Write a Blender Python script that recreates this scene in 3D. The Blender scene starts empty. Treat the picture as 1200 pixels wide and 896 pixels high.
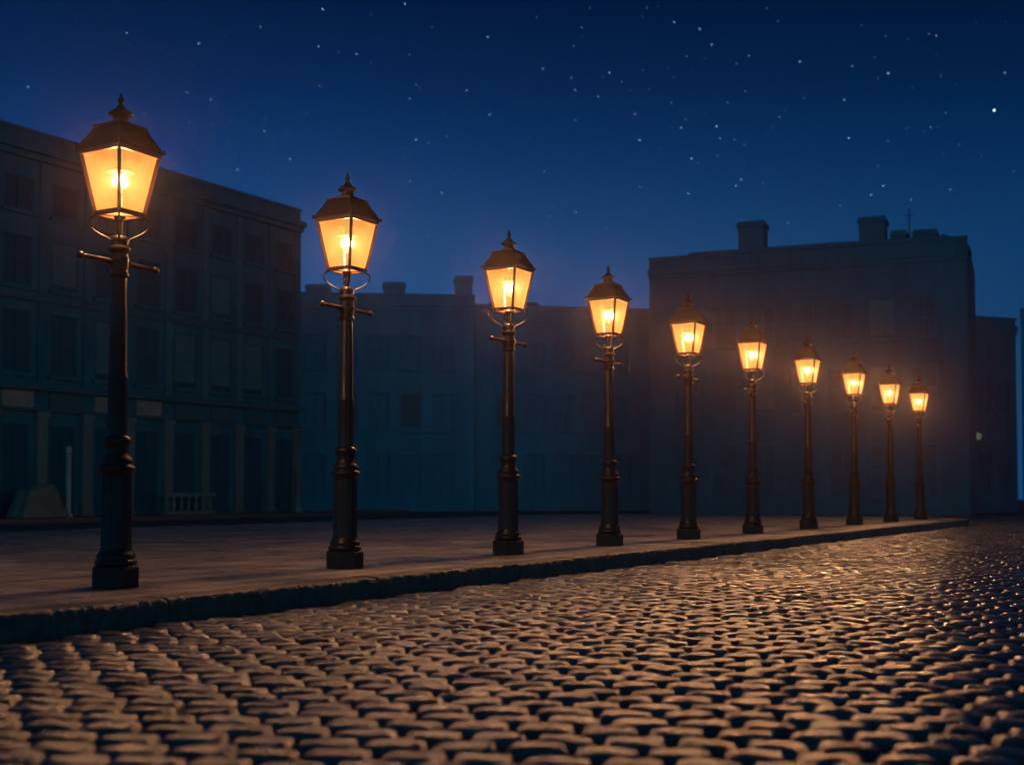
import bpy, math, random
import numpy as np
from mathutils import Vector, Matrix

R = math.radians
random.seed(7)
rng = np.random.default_rng(11)
scene = bpy.context.scene
col = scene.collection

# ------------------------------------------------------------------ camera
CAM_Z = 0.92
F = 1500.0                      # focal length in photo pixels (1200 wide)
PITCH = math.atan(0.039)
PY = 576 - F * math.tan(PITCH)  # principal point row
cam_data = bpy.data.cameras.new('camera')
cam = bpy.data.objects.new('camera', cam_data)
col.objects.link(cam)
cam.location = (0, 0, CAM_Z)
cam.rotation_euler = (R(90) + PITCH, 0, 0)
cam_data.sensor_width = 36
cam_data.lens = 36 * F / 1200
cam_data.shift_y = (PY - 448) / 1200
cam_data.clip_start = 0.05
cam_data.clip_end = 3000
cam_data.dof.use_dof = True
cam_data.dof.focus_distance = 13.5
cam_data.dof.aperture_fstop = (cam_data.lens / 1000) / 0.031
scene.camera = cam

def ray(x, y):
    v = Vector(((x - 600) / F, 1.0, (PY - y) / F))
    c, s = math.cos(PITCH), math.sin(PITCH)
    return Vector((v.x, v.y * c - v.z * s, v.y * s + v.z * c))

def ground(x, y, z=0.0):
    d = ray(x, y)
    t = (z - CAM_Z) / d.z
    return Vector((d.x * t, d.y * t, z))

def at_depth(x, y, Y):
    d = ray(x, y)
    t = Y / d.y
    return Vector((d.x * t, Y, CAM_Z + d.z * t))

# street frame: u runs along the row of lamps, n across it (away from camera)
A = math.atan((1461 - 600) / F)
U = Vector((math.sin(A), math.cos(A), 0))
N = Vector((-math.cos(A), math.sin(A), 0))
ROWZ = -A                        # rotation that turns +Y into U
def pq(v): return v.dot(U), v.dot(N)
def PQ(p, q, z=0.0): return U * p + N * q + Vector((0, 0, z))
PAVE = 0.15
KERB_Q = 6.8
LAMP_Q = 7.95
PAVE_BACK_Q = 21.0
FACADE_Q = 33.8

# ------------------------------------------------------------------ helpers
def tag(o, label=None, cat=None, group=None, kind=None):
    if label: o['label'] = label
    if cat: o['category'] = cat
    if group: o['group'] = group
    if kind: o['kind'] = kind
    return o

def link(name, data, mat=None, parent=None):
    o = bpy.data.objects.new(name, data)
    col.objects.link(o)
    if parent is not None: o.parent = parent
    if mat is not None: data.materials.append(mat)
    return o

def empty(name, loc, rz=0.0):
    o = bpy.data.objects.new(name, None)
    o.empty_display_size = 0.3
    col.objects.link(o)
    o.location = loc
    o.rotation_euler = (0, 0, rz)
    return o

class MB:
    def __init__(s): s.v = []; s.f = []; s.smooth = []
    def add(s, vs, fs, smooth=False):
        b = len(s.v); s.v += [tuple(v) for v in vs]
        s.f += [tuple(i + b for i in f) for f in fs]; s.smooth += [smooth] * len(fs)
        return s
    def box(s, x0, x1, y0, y1, z0, z1):
        v = [(x, y, z) for x in (x0, x1) for y in (y0, y1) for z in (z0, z1)]
        return s.add(v, [(0, 1, 3, 2), (4, 6, 7, 5), (0, 4, 5, 1), (2, 3, 7, 6), (0, 2, 6, 4), (1, 5, 7, 3)])
    def bbox(s, x0, x1, y0, y1, z0, z1, b=0.01):
        """box with bevelled edges (rings of chamfer)"""
        def ring(i, z): return [(x0 + i, y0, z), (x1 - i, y0, z), (x1, y0 + i, z), (x1, y1 - i, z), (x1 - i, y1, z), (x0 + i, y1, z), (x0, y1 - i, z), (x0, y0 + i, z)]
        def inner(z): return [(x0 + b, y0 + b, z), (x1 - b, y0 + b, z), (x1 - b, y0 + b, z), (x1 - b, y1 - b, z), (x1 - b, y1 - b, z), (x0 + b, y1 - b, z), (x0 + b, y1 - b, z), (x0 + b, y0 + b, z)]
        rs = [inner(z0), ring(b, z0 + b), ring(b, z1 - b), inner(z1)]
        vs = [p for r in rs for p in r]; fs = []
        for k in range(3):
            for i in range(8):
                j = (i + 1) % 8
                fs.append((k * 8 + i, k * 8 + j, k * 8 + 8 + j, k * 8 + 8 + i))
        fs.append(tuple(range(24, 32))); fs.append(tuple(range(7, -1, -1)))
        return s.add(vs, fs)
    def lathe(s, prof, seg=24, smooth=True, rot=0.0, c=(0, 0)):
        vs = []; fs = []
        for r, z in prof:
            for i in range(seg):
                a = rot + 2 * math.pi * i / seg
                vs.append((c[0] + r * math.cos(a), c[1] + r * math.sin(a), z))
        for k in range(len(prof) - 1):
            for i in range(seg):
                j = (i + 1) % seg
                fs.append((k * seg + i, k * seg + j, (k + 1) * seg + j, (k + 1) * seg + i))
        s.add(vs, fs, smooth)
        n = len(prof)
        s.add([vs[i] for i in range(seg)], [tuple(range(seg - 1, -1, -1))])
        s.add([vs[(n - 1) * seg + i] for i in range(seg)], [tuple(range(seg))])
        return s
    def tube(s, pts, rad, seg=10, caps=True):
        pts = [Vector(p) for p in pts]
        rads = rad if isinstance(rad, (list, tuple)) else [rad] * len(pts)
        vs = []; fs = []
        up = Vector((0.13, 0.21, 0.97))
        for k, p in enumerate(pts):
            d = (pts[min(k + 1, len(pts) - 1)] - pts[max(k - 1, 0)]).normalized()
            e1 = d.cross(up)
            if e1.length < 1e-3: e1 = d.cross(Vector((1, 0, 0)))
            e1.normalize(); e2 = d.cross(e1)
            for i in range(seg):
                a = 2 * math.pi * i / seg
                vs.append(p + (e1 * math.cos(a) + e2 * math.sin(a)) * rads[k])
        for k in range(len(pts) - 1):
            for i in range(seg):
                j = (i + 1) % seg
                fs.append((k * seg + i, (k + 1) * seg + i, (k + 1) * seg + j, k * seg + j))
        s.add(vs, fs, True)
        if caps:
            s.add(vs[:seg], [tuple(range(seg))]); s.add(vs[-seg:], [tuple(range(seg - 1, -1, -1))])
        return s
    def ball(s, c, r, seg=14, rings=8, sz=1.0):
        vs = [(c[0], c[1], c[2] - r * sz)]
        for k in range(1, rings):
            t = math.pi * k / rings
            for i in range(seg):
                a = 2 * math.pi * i / seg
                vs.append((c[0] + r * math.sin(t) * math.cos(a), c[1] + r * math.sin(t) * math.sin(a), c[2] - r * sz * math.cos(t)))
        vs.append((c[0], c[1], c[2] + r * sz)); last = len(vs) - 1
        fs = []
        for i in range(seg):
            j = (i + 1) % seg
            fs.append((0, 1 + j, 1 + i))
            fs.append((last, 1 + (rings - 2) * seg + i, 1 + (rings - 2) * seg + j))
            for k in range(rings - 2):
                fs.append((1 + k * seg + i, 1 + k * seg + j, 1 + (k + 1) * seg + j, 1 + (k + 1) * seg + i))
        return s.add(vs, fs, True)
    def beam(s, a, b, w, h=None):
        """square bar between two points"""
        a, b = Vector(a), Vector(b); h = h or w
        d = (b - a).normalized()
        e1 = d.cross(Vector((0, 0, 1)))
        if e1.length < 1e-3: e1 = Vector((1, 0, 0))
        e1.normalize(); e2 = d.cross(e1)
        vs = []
        for p in (a, b):
            for i, j in ((-1, -1), (1, -1), (1, 1), (-1, 1)):
                vs.append(p + e1 * i * w / 2 + e2 * j * h / 2)
        return s.add(vs, [(0, 1, 2, 3), (7, 6, 5, 4), (0, 4, 5, 1), (1, 5, 6, 2), (2, 6, 7, 3), (3, 7, 4, 0)])
    def build(s, name, mat, parent=None):
        me = bpy.data.meshes.new(name)
        me.from_pydata(s.v, [], s.f)
        me.polygons.foreach_set('use_smooth', s.smooth)
        me.validate()
        import bmesh
        bm = bmesh.new(); bm.from_mesh(me)
        bmesh.ops.recalc_face_normals(bm, faces=bm.faces)
        bm.to_mesh(me); bm.free()
        return link(name, me, mat, parent)

# ------------------------------------------------------------------ materials
def new_mat(name):
    m = bpy.data.materials.new(name); m.use_nodes = True
    nt = m.node_tree; nt.nodes.clear()
    out = nt.nodes.new('ShaderNodeOutputMaterial')
    return m, nt, out
def nd(nt, t, **k):
    n = nt.nodes.new(t)
    for a, v in k.items():
        if a.startswith('i_'):
            key = a[2:].replace('_', ' ')
            n.inputs[key].default_value = v
        else: setattr(n, a, v)
    return n

def rough_mat(name, c1, c2, scale=3.0, rough=(0.5, 0.8), bump=0.3, bscale=40.0, bdist=0.01, spec=0.5, metallic=0.0, streak=False, attr=None, patch=0.7):
    m, nt, out = new_mat(name)
    L = nt.links.new
    b = nd(nt, 'ShaderNodeBsdfPrincipled')
    tc = nd(nt, 'ShaderNodeTexCoord')
    mp = nd(nt, 'ShaderNodeMapping')
    L(tc.outputs['Object'], mp.inputs['Vector'])
    if streak: mp.inputs['Scale'].default_value = (1, 1, 0.25)
    n1 = nd(nt, 'ShaderNodeTexNoise', i_Scale=scale, i_Detail=6.0, i_Roughness=0.65)
    L(mp.outputs[0], n1.inputs['Vector'])
    r = nd(nt, 'ShaderNodeValToRGB')
    r.color_ramp.elements[0].position = 0.3; r.color_ramp.elements[1].position = 0.7
    r.color_ramp.elements[0].color = (*c1, 1); r.color_ramp.elements[1].color = (*c2, 1)
    L(n1.outputs['Fac'], r.inputs['Fac'])
    cc = r.outputs['Color']
    if attr:
        at = nd(nt, 'ShaderNodeAttribute', attribute_name=attr)
        mx = nd(nt, 'ShaderNodeMix', data_type='RGBA', blend_type='MULTIPLY')
        mx.inputs['Factor'].default_value = 1.0
        L(cc, mx.inputs['A']); L(at.outputs['Color'], mx.inputs['B'])
        cc = mx.outputs['Result']
    L(cc, b.inputs['Base Color'])
    n2 = nd(nt, 'ShaderNodeTexNoise', i_Scale=patch, i_Detail=4.0, i_Roughness=0.6)
    L(tc.outputs['Object'], n2.inputs['Vector'])
    mr = nd(nt, 'ShaderNodeMapRange')
    mr.inputs['From Min'].default_value = 0.35; mr.inputs['From Max'].default_value = 0.65
    mr.inputs['To Min'].default_value = rough[0]; mr.inputs['To Max'].default_value = rough[1]
    L(n2.outputs['Fac'], mr.inputs['Value']); L(mr.outputs[0], b.inputs['Roughness'])
    n3 = nd(nt, 'ShaderNodeTexNoise', i_Scale=bscale, i_Detail=5.0, i_Roughness=0.6)
    L(tc.outputs['Object'], n3.inputs['Vector'])
    bp = nd(nt, 'ShaderNodeBump'); bp.inputs['Strength'].default_value = bump; bp.inputs['Distance'].default_value = bdist
    L(n3.outputs['Fac'], bp.inputs['Height']); L(bp.outputs[0], b.inputs['Normal'])
    b.inputs['Specular IOR Level'].default_value = spec
    b.inputs['Metallic'].default_value = metallic
    L(b.outputs[0], out.inputs['Surface'])
    return m

M = {}
M['iron'] = rough_mat('cast_iron', (0.006, 0.006, 0.0055), (0.013, 0.013, 0.011), 9, (0.34, 0.55), 0.35, 70, 0.004, 0.32, patch=6)
M['iron_roof'] = rough_mat('lantern_roof_iron', (0.009, 0.008, 0.006), (0.018, 0.014, 0.011), 14, (0.45, 0.65), 0.4, 60, 0.004, 0.5, patch=6)
M['bloom_brown'] = rough_mat('bloom_brown_metal', (0.06, 0.024, 0.012), (0.10, 0.04, 0.02), 14, (0.35, 0.55), 0.3, 60, 0.003, 0.5, patch=6)  # orange-brown stands for lamp bloom over the lantern frame
M['black'] = rough_mat('light_stop_black', (0.004, 0.004, 0.004), (0.006, 0.005, 0.005), 14, (0.8, 0.95), 0.2, 60, 0.002, 0.1)  # near-black for parts added to hold back light inside the lantern
M['sett'] = rough_mat('granite_sett', (0.032, 0.032, 0.031), (0.12, 0.112, 0.103), 22, (0.12, 0.36), 0.7, 45, 0.008, 0.7, attr='tone', patch=1.3)
M['joint'] = rough_mat('joint_grit', (0.012, 0.011, 0.010), (0.03, 0.027, 0.023), 20, (0.7, 0.9), 0.6, 60, 0.01, 0.25)
M['kerb'] = rough_mat('kerb_granite', (0.06, 0.052, 0.045), (0.15, 0.13, 0.11), 8, (0.4, 0.65), 0.8, 25, 0.02, 0.4, patch=1.5)
M['asphalt'] = rough_mat('asphalt', (0.035, 0.037, 0.04), (0.06, 0.06, 0.06), 12, (0.5, 0.8), 0.5, 80, 0.01, 0.4)
M['soil'] = rough_mat('ground_earth', (0.03, 0.03, 0.03), (0.05, 0.05, 0.045), 2, (0.8, 0.9), 0.5, 10, 0.02, 0.2)
M['wall_a'] = rough_mat('haze_tinted_brick', (0.010, 0.12, 0.16), (0.020, 0.20, 0.25), 1.4, (0.8, 0.95), 0.5, 20, 0.02, 0.0, streak=True)  # low-red teal: blue dusk haze put into the wall colour
M['wall_b'] = rough_mat('haze_tinted_render', (0.005, 0.24, 0.33), (0.010, 0.36, 0.46), 0.9, (0.8, 0.95), 0.5, 12, 0.02, 0.0, streak=True)  # teal haze painted into the base colour, lamp orange suppressed
M['wall_c'] = rough_mat('dusk_tinted_brick', (0.004, 0.11, 0.155), (0.007, 0.18, 0.24), 1.1, (0.8, 0.95), 0.5, 16, 0.02, 0.0, streak=True)  # dusk blue carried by the wall colour itself
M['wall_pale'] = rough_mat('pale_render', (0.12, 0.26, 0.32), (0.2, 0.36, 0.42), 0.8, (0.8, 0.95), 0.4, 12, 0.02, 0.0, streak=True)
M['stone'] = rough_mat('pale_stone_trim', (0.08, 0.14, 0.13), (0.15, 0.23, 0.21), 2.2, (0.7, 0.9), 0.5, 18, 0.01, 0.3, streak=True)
M['cream'] = rough_mat('cream_paint', (0.20, 0.20, 0.16), (0.32, 0.31, 0.25), 2.5, (0.5, 0.7), 0.3, 18, 0.005, 0.4)
M['trim'] = rough_mat('dark_trim', (0.014, 0.10, 0.125), (0.024, 0.14, 0.17), 3, (0.6, 0.8), 0.4, 18, 0.01, 0.3)  # same haze teal as the walls, so trim sinks into them
M['slate'] = rough_mat('roof_slate', (0.03, 0.032, 0.036), (0.05, 0.052, 0.056), 3, (0.6, 0.8), 0.4, 18, 0.01, 0.3)
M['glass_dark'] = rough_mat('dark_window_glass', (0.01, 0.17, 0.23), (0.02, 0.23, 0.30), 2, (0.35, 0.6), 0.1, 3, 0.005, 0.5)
M['frame_a'] = rough_mat('haze_tinted_frame_dark', (0.008, 0.10, 0.135), (0.016, 0.15, 0.19), 3, (0.6, 0.8), 0.3, 18, 0.005, 0.0)  # frames take the walls' painted haze tone to fade the windows
M['frame_b'] = rough_mat('haze_tinted_frame_blue', (0.008, 0.20, 0.29), (0.014, 0.28, 0.38), 3, (0.6, 0.8), 0.3, 18, 0.005, 0.0)
M['frame_c'] = rough_mat('haze_tinted_frame_mid', (0.008, 0.14, 0.21), (0.014, 0.21, 0.29), 3, (0.6, 0.8), 0.3, 18, 0.005, 0.0)
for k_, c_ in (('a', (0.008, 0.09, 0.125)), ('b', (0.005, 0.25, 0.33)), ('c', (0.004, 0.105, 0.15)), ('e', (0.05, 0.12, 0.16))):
    M['glass_' + k_] = rough_mat('haze_tinted_window_glass_' + k_, c_, tuple(v * 1.3 for v in c_), 2, (0.5, 0.7), 0.1, 3, 0.005, 0.03)  # pane colour near the wall's, standing for haze over the windows
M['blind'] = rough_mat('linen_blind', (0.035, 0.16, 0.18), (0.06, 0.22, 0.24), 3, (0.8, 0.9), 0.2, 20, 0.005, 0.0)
M['tarp'] = rough_mat('canvas_sheet', (0.13, 0.14, 0.10), (0.2, 0.21, 0.15), 3, (0.8, 0.9), 0.5, 12, 0.02, 0.2)
M['white_paint'] = rough_mat('white_paint', (0.28, 0.36, 0.36), (0.4, 0.48, 0.48), 5, (0.4, 0.6), 0.2, 18, 0.003, 0.4)

# pavement: large worn flagstones, damp in patches
def pavement_mat():
    m, nt, out = new_mat('worn_flagstones'); L = nt.links.new
    b = nd(nt, 'ShaderNodeBsdfPrincipled')
    tc = nd(nt, 'ShaderNodeTexCoord')
    br = nd(nt, 'ShaderNodeTexBrick', offset=0.5)
    mp = nd(nt, 'ShaderNodeMapping'); mp.inputs['Rotation'].default_value = (0, 0, A + R(90))
    wn = nd(nt, 'ShaderNodeTexNoise', i_Scale=1.5, i_Detail=3.0)
    L(tc.outputs['Object'], wn.inputs['Vector'])
    wm = nd(nt, 'ShaderNodeVectorMath', operation='MULTIPLY_ADD')
    L(wn.outputs['Color'], wm.inputs[0]); wm.inputs[1].default_value = (0.05, 0.05, 0)
    L(tc.outputs['Object'], wm.inputs[2])
    L(wm.outputs[0], mp.inputs['Vector']); L(mp.outputs[0], br.inputs['Vector'])
    br.inputs['Scale'].default_value = 1.0
    br.inputs['Brick Width'].default_value = 0.95; br.inputs['Row Height'].default_value = 0.62
    br.inputs['Mortar Size'].default_value = 0.016; br.inputs['Mortar Smooth'].default_value = 0.4
    br.inputs['Color1'].default_value = (0.20, 0.18, 0.16, 1); br.inputs['Color2'].default_value = (0.32, 0.285, 0.255, 1)
    br.inputs['Mortar'].default_value = (0.045, 0.04, 0.036, 1)
    n1 = nd(nt, 'ShaderNodeTexNoise', i_Scale=2.6, i_Detail=8.0, i_Roughness=0.7)
    L(tc.outputs['Object'], n1.inputs['Vector'])
    mr0 = nd(nt, 'ShaderNodeMapRange'); mr0.inputs['From Min'].default_value = 0.3; mr0.inputs['From Max'].default_value = 0.7
    mr0.inputs['To Min'].default_value = 0.45; mr0.inputs['To Max'].default_value = 1.15
    L(n1.outputs['Fac'], mr0.inputs['Value'])
    vm = nd(nt, 'ShaderNodeVectorMath', operation='SCALE')
    L(br.outputs['Color'], vm.inputs[0]); L(mr0.outputs[0], vm.inputs['Scale'])
    L(vm.outputs[0], b.inputs['Base Color'])
    n2 = nd(nt, 'ShaderNodeTexNoise', i_Scale=0.55, i_Detail=5.0, i_Roughness=0.6)
    L(tc.outputs['Object'], n2.inputs['Vector'])
    mr = nd(nt, 'ShaderNodeMapRange'); mr.inputs['From Min'].default_value = 0.38; mr.inputs['From Max'].default_value = 0.62
    mr.inputs['To Min'].default_value = 0.20; mr.inputs['To Max'].default_value = 0.55
    L(n2.outputs['Fac'], mr.inputs['Value']); L(mr.outputs[0], b.inputs['Roughness'])
    n3 = nd(nt, 'ShaderNodeTexNoise', i_Scale=7.0, i_Detail=8.0, i_Roughness=0.7)
    L(tc.outputs['Object'], n3.inputs['Vector'])
    ad = nd(nt, 'ShaderNodeMath', operation='MULTIPLY_ADD'); L(br.outputs['Fac'], ad.inputs[0]); ad.inputs[1].default_value = -0.8
    L(n3.outputs['Fac'], ad.inputs[2])
    bp = nd(nt, 'ShaderNodeBump'); bp.inputs['Strength'].default_value = 0.8; bp.inputs['Distance'].default_value = 0.04
    L(ad.outputs[0], bp.inputs['Height']); L(bp.outputs[0], b.inputs['Normal'])
    L(b.outputs[0], out.inputs['Surface'])
    return m
M['pave'] = pavement_mat()

# lantern glass: frosted pane that lets the flame's light through and scatters some of it
PANE_T = 0.16
def pane_mat():
    m, nt, out = new_mat('frosted_lantern_glass'); L = nt.links.new
    tr = nd(nt, 'ShaderNodeBsdfTransparent'); tr.inputs['Color'].default_value = (PANE_T, PANE_T, PANE_T, 1)
    tl = nd(nt, 'ShaderNodeBsdfTranslucent'); tl.inputs['Color'].default_value = (0.0015, 0.0011, 0.0006, 1)
    tc = nd(nt, 'ShaderNodeTexCoord')
    n = nd(nt, 'ShaderNodeTexNoise', i_Scale=16.0, i_Detail=5.0, i_Roughness=0.6)
    L(tc.outputs['Object'], n.inputs['Vector'])
    rf = nd(nt, 'ShaderNodeBsdfRefraction'); rf.inputs['Roughness'].default_value = 0.9; rf.inputs['IOR'].default_value = 1.04
    rf.inputs['Color'].default_value = (0.0032, 0.0034, 0.0032, 1)
    em = nd(nt, 'ShaderNodeEmission')
    r = nd(nt, 'ShaderNodeValToRGB')
    r.color_ramp.elements[0].position = 0.3; r.color_ramp.elements[1].position = 0.75
    r.color_ramp.elements[0].color = (1.0, 0.31, 0.05, 1); r.color_ramp.elements[1].color = (1.0, 0.37, 0.08, 1)
    L(n.outputs['Fac'], r.inputs['Fac']); L(r.outputs[0], em.inputs['Color'])
    em.inputs['Strength'].default_value = 0.92
    a1 = nd(nt, 'ShaderNodeAddShader'); a2 = nd(nt, 'ShaderNodeAddShader'); a3 = nd(nt, 'ShaderNodeAddShader')
    L(tr.outputs[0], a1.inputs[0]); L(tl.outputs[0], a1.inputs[1])
    L(a1.outputs[0], a2.inputs[0]); L(rf.outputs[0], a2.inputs[1])
    L(a2.outputs[0], a3.inputs[0]); L(em.outputs[0], a3.inputs[1])
    L(a3.outputs[0], out.inputs['Surface'])
    m.cycles.emission_sampling = 'NONE'
    return m
M['pane'] = pane_mat()
def emit_mat(name, c, s, sampling='NONE'):
    m, nt, out = new_mat(name)
    e = nd(nt, 'ShaderNodeEmission'); e.inputs['Color'].default_value = (*c, 1); e.inputs['Strength'].default_value = s
    nt.links.new(e.outputs[0], out.inputs['Surface'])
    m.cycles.emission_sampling = sampling
    return m
M['mantle'] = emit_mat('glowing_gas_mantle', (1.0, 0.74, 0.38), 9.0)
M['stars'] = None

# ------------------------------------------------------------------ ground, roads, pavement
mb = MB(); mb.add([(-140, -40, -0.12), (140, -40, -0.12), (140, 170, -0.12), (-140, 170, -0.12)], [(0, 1, 2, 3)])
g = mb.build('ground', M['soil']); tag(g, kind='structure')

# island corner where kerb ends in the distance
pe, _ = pq(ground(1143, 611.5, 0.0))
P_END = pe
P_START = -14.0

def island_outline(q0, q1, inset=0.0, rad=3.5):
    """outline polygon in p,q of the pavement island with rounded far corners"""
    pts = [(P_START, q0 + inset)]
    r = rad - inset
    cx, cy = P_END - rad, q0 + rad
    for i in range(13):
        a = -math.pi / 2 + i * (math.pi / 2) / 12
        pts.append((cx + r * math.cos(a), cy + r * math.sin(a)))
    cy = q1 - rad
    for i in range(13):
        a = i * (math.pi / 2) / 12
        pts.append((cx + r * math.cos(a), cy + r * math.sin(a)))
    pts.append((P_START, q1 - inset))
    return pts
KW = 0.30
pts = island_outline(KERB_Q, PAVE_BACK_Q, KW + 0.004)
mb = MB()
top = [PQ(p, q, PAVE - 0.004) for p, q in pts]
mb.add(top, [tuple(range(len(top)))])
pav = mb.build('pavement', M['pave']); tag(pav, kind='structure')

# kerb: long worn granite blocks with chipped arrises
def kerb_mesh():
    mb = MB()
    def block(path, seed):
        rr = random.Random(seed)
        # cross-section rows following the path (outer pts, inner dir)
        secs = []
        n = len(path)
        dz = rr.uniform(-0.006, 0.006); do = rr.uniform(-0.006, 0.01)
        for k, (o, d) in enumerate(path):
            chip = max(0, rr.gauss(0, 0.012)) + (rr.uniform(0.015, 0.04) if rr.random() < 0.10 else 0)
            if k in (0, n - 1): chip += 0.012
            c = 0.016 + chip
            zt = PAVE + dz + rr.uniform(-0.0025, 0.0025)
            wob = rr.uniform(-0.006, 0.006)
            sec = [(o + d * (do + wob), -0.11), (o + d * (do + wob + rr.uniform(-.004, .004)), 0.03),
                   (o + d * (do + wob), zt - c * 1.3), (o + d * (do + c * 0.35), zt - c * 0.45), (o + d * (do + c), zt),
                   (o + d * (KW * 0.55), zt + 0.002), (o + d * (KW - 0.006), zt - 0.002), (o + d * (KW - 0.002), zt - 0.02), (o + d * (KW - 0.002), -0.11)]
            secs.append([Vector((p.x, p.y, z)) for p, z in sec])
        m = len(secs[0])
        vs = [v for s_ in secs for v in s_]
        fs = []
        for k in range(n - 1):
            for i in range(m - 1):
                fs.append((k * m + i, k * m + i + 1, (k + 1) * m + i + 1, (k + 1) * m + i))
        fs.append(tuple(range(m))); fs.append(tuple((n - 1) * m + i for i in range(m - 1, -1, -1)))
        mb.add(vs, fs)
    # dense outline
    out = island_outline(KERB_Q, PAVE_BACK_Q, 0.0)
    P = [PQ(p, q) for p, q in out]
    # resample
    acc = [0]
    for i in range(1, len(P)): acc.append(acc[-1] + (P[i] - P[i - 1]).length)
    total = acc[-1]
    def pt(s_):
        s_ = max(0, min(total, s_))
        for i in range(1, len(P)):
            if s_ <= acc[i] or i == len(P) - 1:
                t = (s_ - acc[i - 1]) / (acc[i] - acc[i - 1])
                d = (P[i] - P[i - 1]).normalized()
                return P[i - 1].lerp(P[i], t), Vector((-d.y, d.x, 0))
    s0 = 0; k = 0
    while s0 < total - 0.1:
        ln = random.Random(k * 3 + 1).uniform(1.05, 1.5)
        s1 = min(total, s0 + ln)
        near = s0 < 45
        nseg = 26 if near else 4
        path = [pt(s0 + 0.005 + (s1 - s0 - 0.010) * i / nseg) for i in range(nseg + 1)]
        block(path, k); k += 1; s0 = s1
    return mb
kerb = kerb_mesh().build('kerb', M['kerb']); tag(kerb, kind='structure')

# back street and far pavement by the left building
mb = MB(); mb.add([PQ(P_START, PAVE_BACK_Q - 0.2, -0.03), PQ(95, PAVE_BACK_Q - 0.2, -0.03), PQ(95, FACADE_Q, -0.03), PQ(P_START, FACADE_Q, -0.03)], [(0, 1, 2, 3)])
o = mb.build('back_street', M['asphalt']); tag(o, kind='structure')
mb = MB(); mb.add([PQ(*a) for a in [(P_START, 31.5, -0.1), (46, 31.5, -0.1), (46, 31.5, .12), (P_START, 31.5, .12), (P_START, 34, -0.1), (46, 34, -0.1), (46, 34, .12), (P_START, 34, .12)]],
                  [(0, 1, 2, 3), (3, 2, 6, 7), (1, 5, 6, 2), (0, 3, 7, 4), (4, 7, 6, 5)])
o = mb.build('far_pavement', M['kerb']); tag(o, kind='structure')

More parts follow.
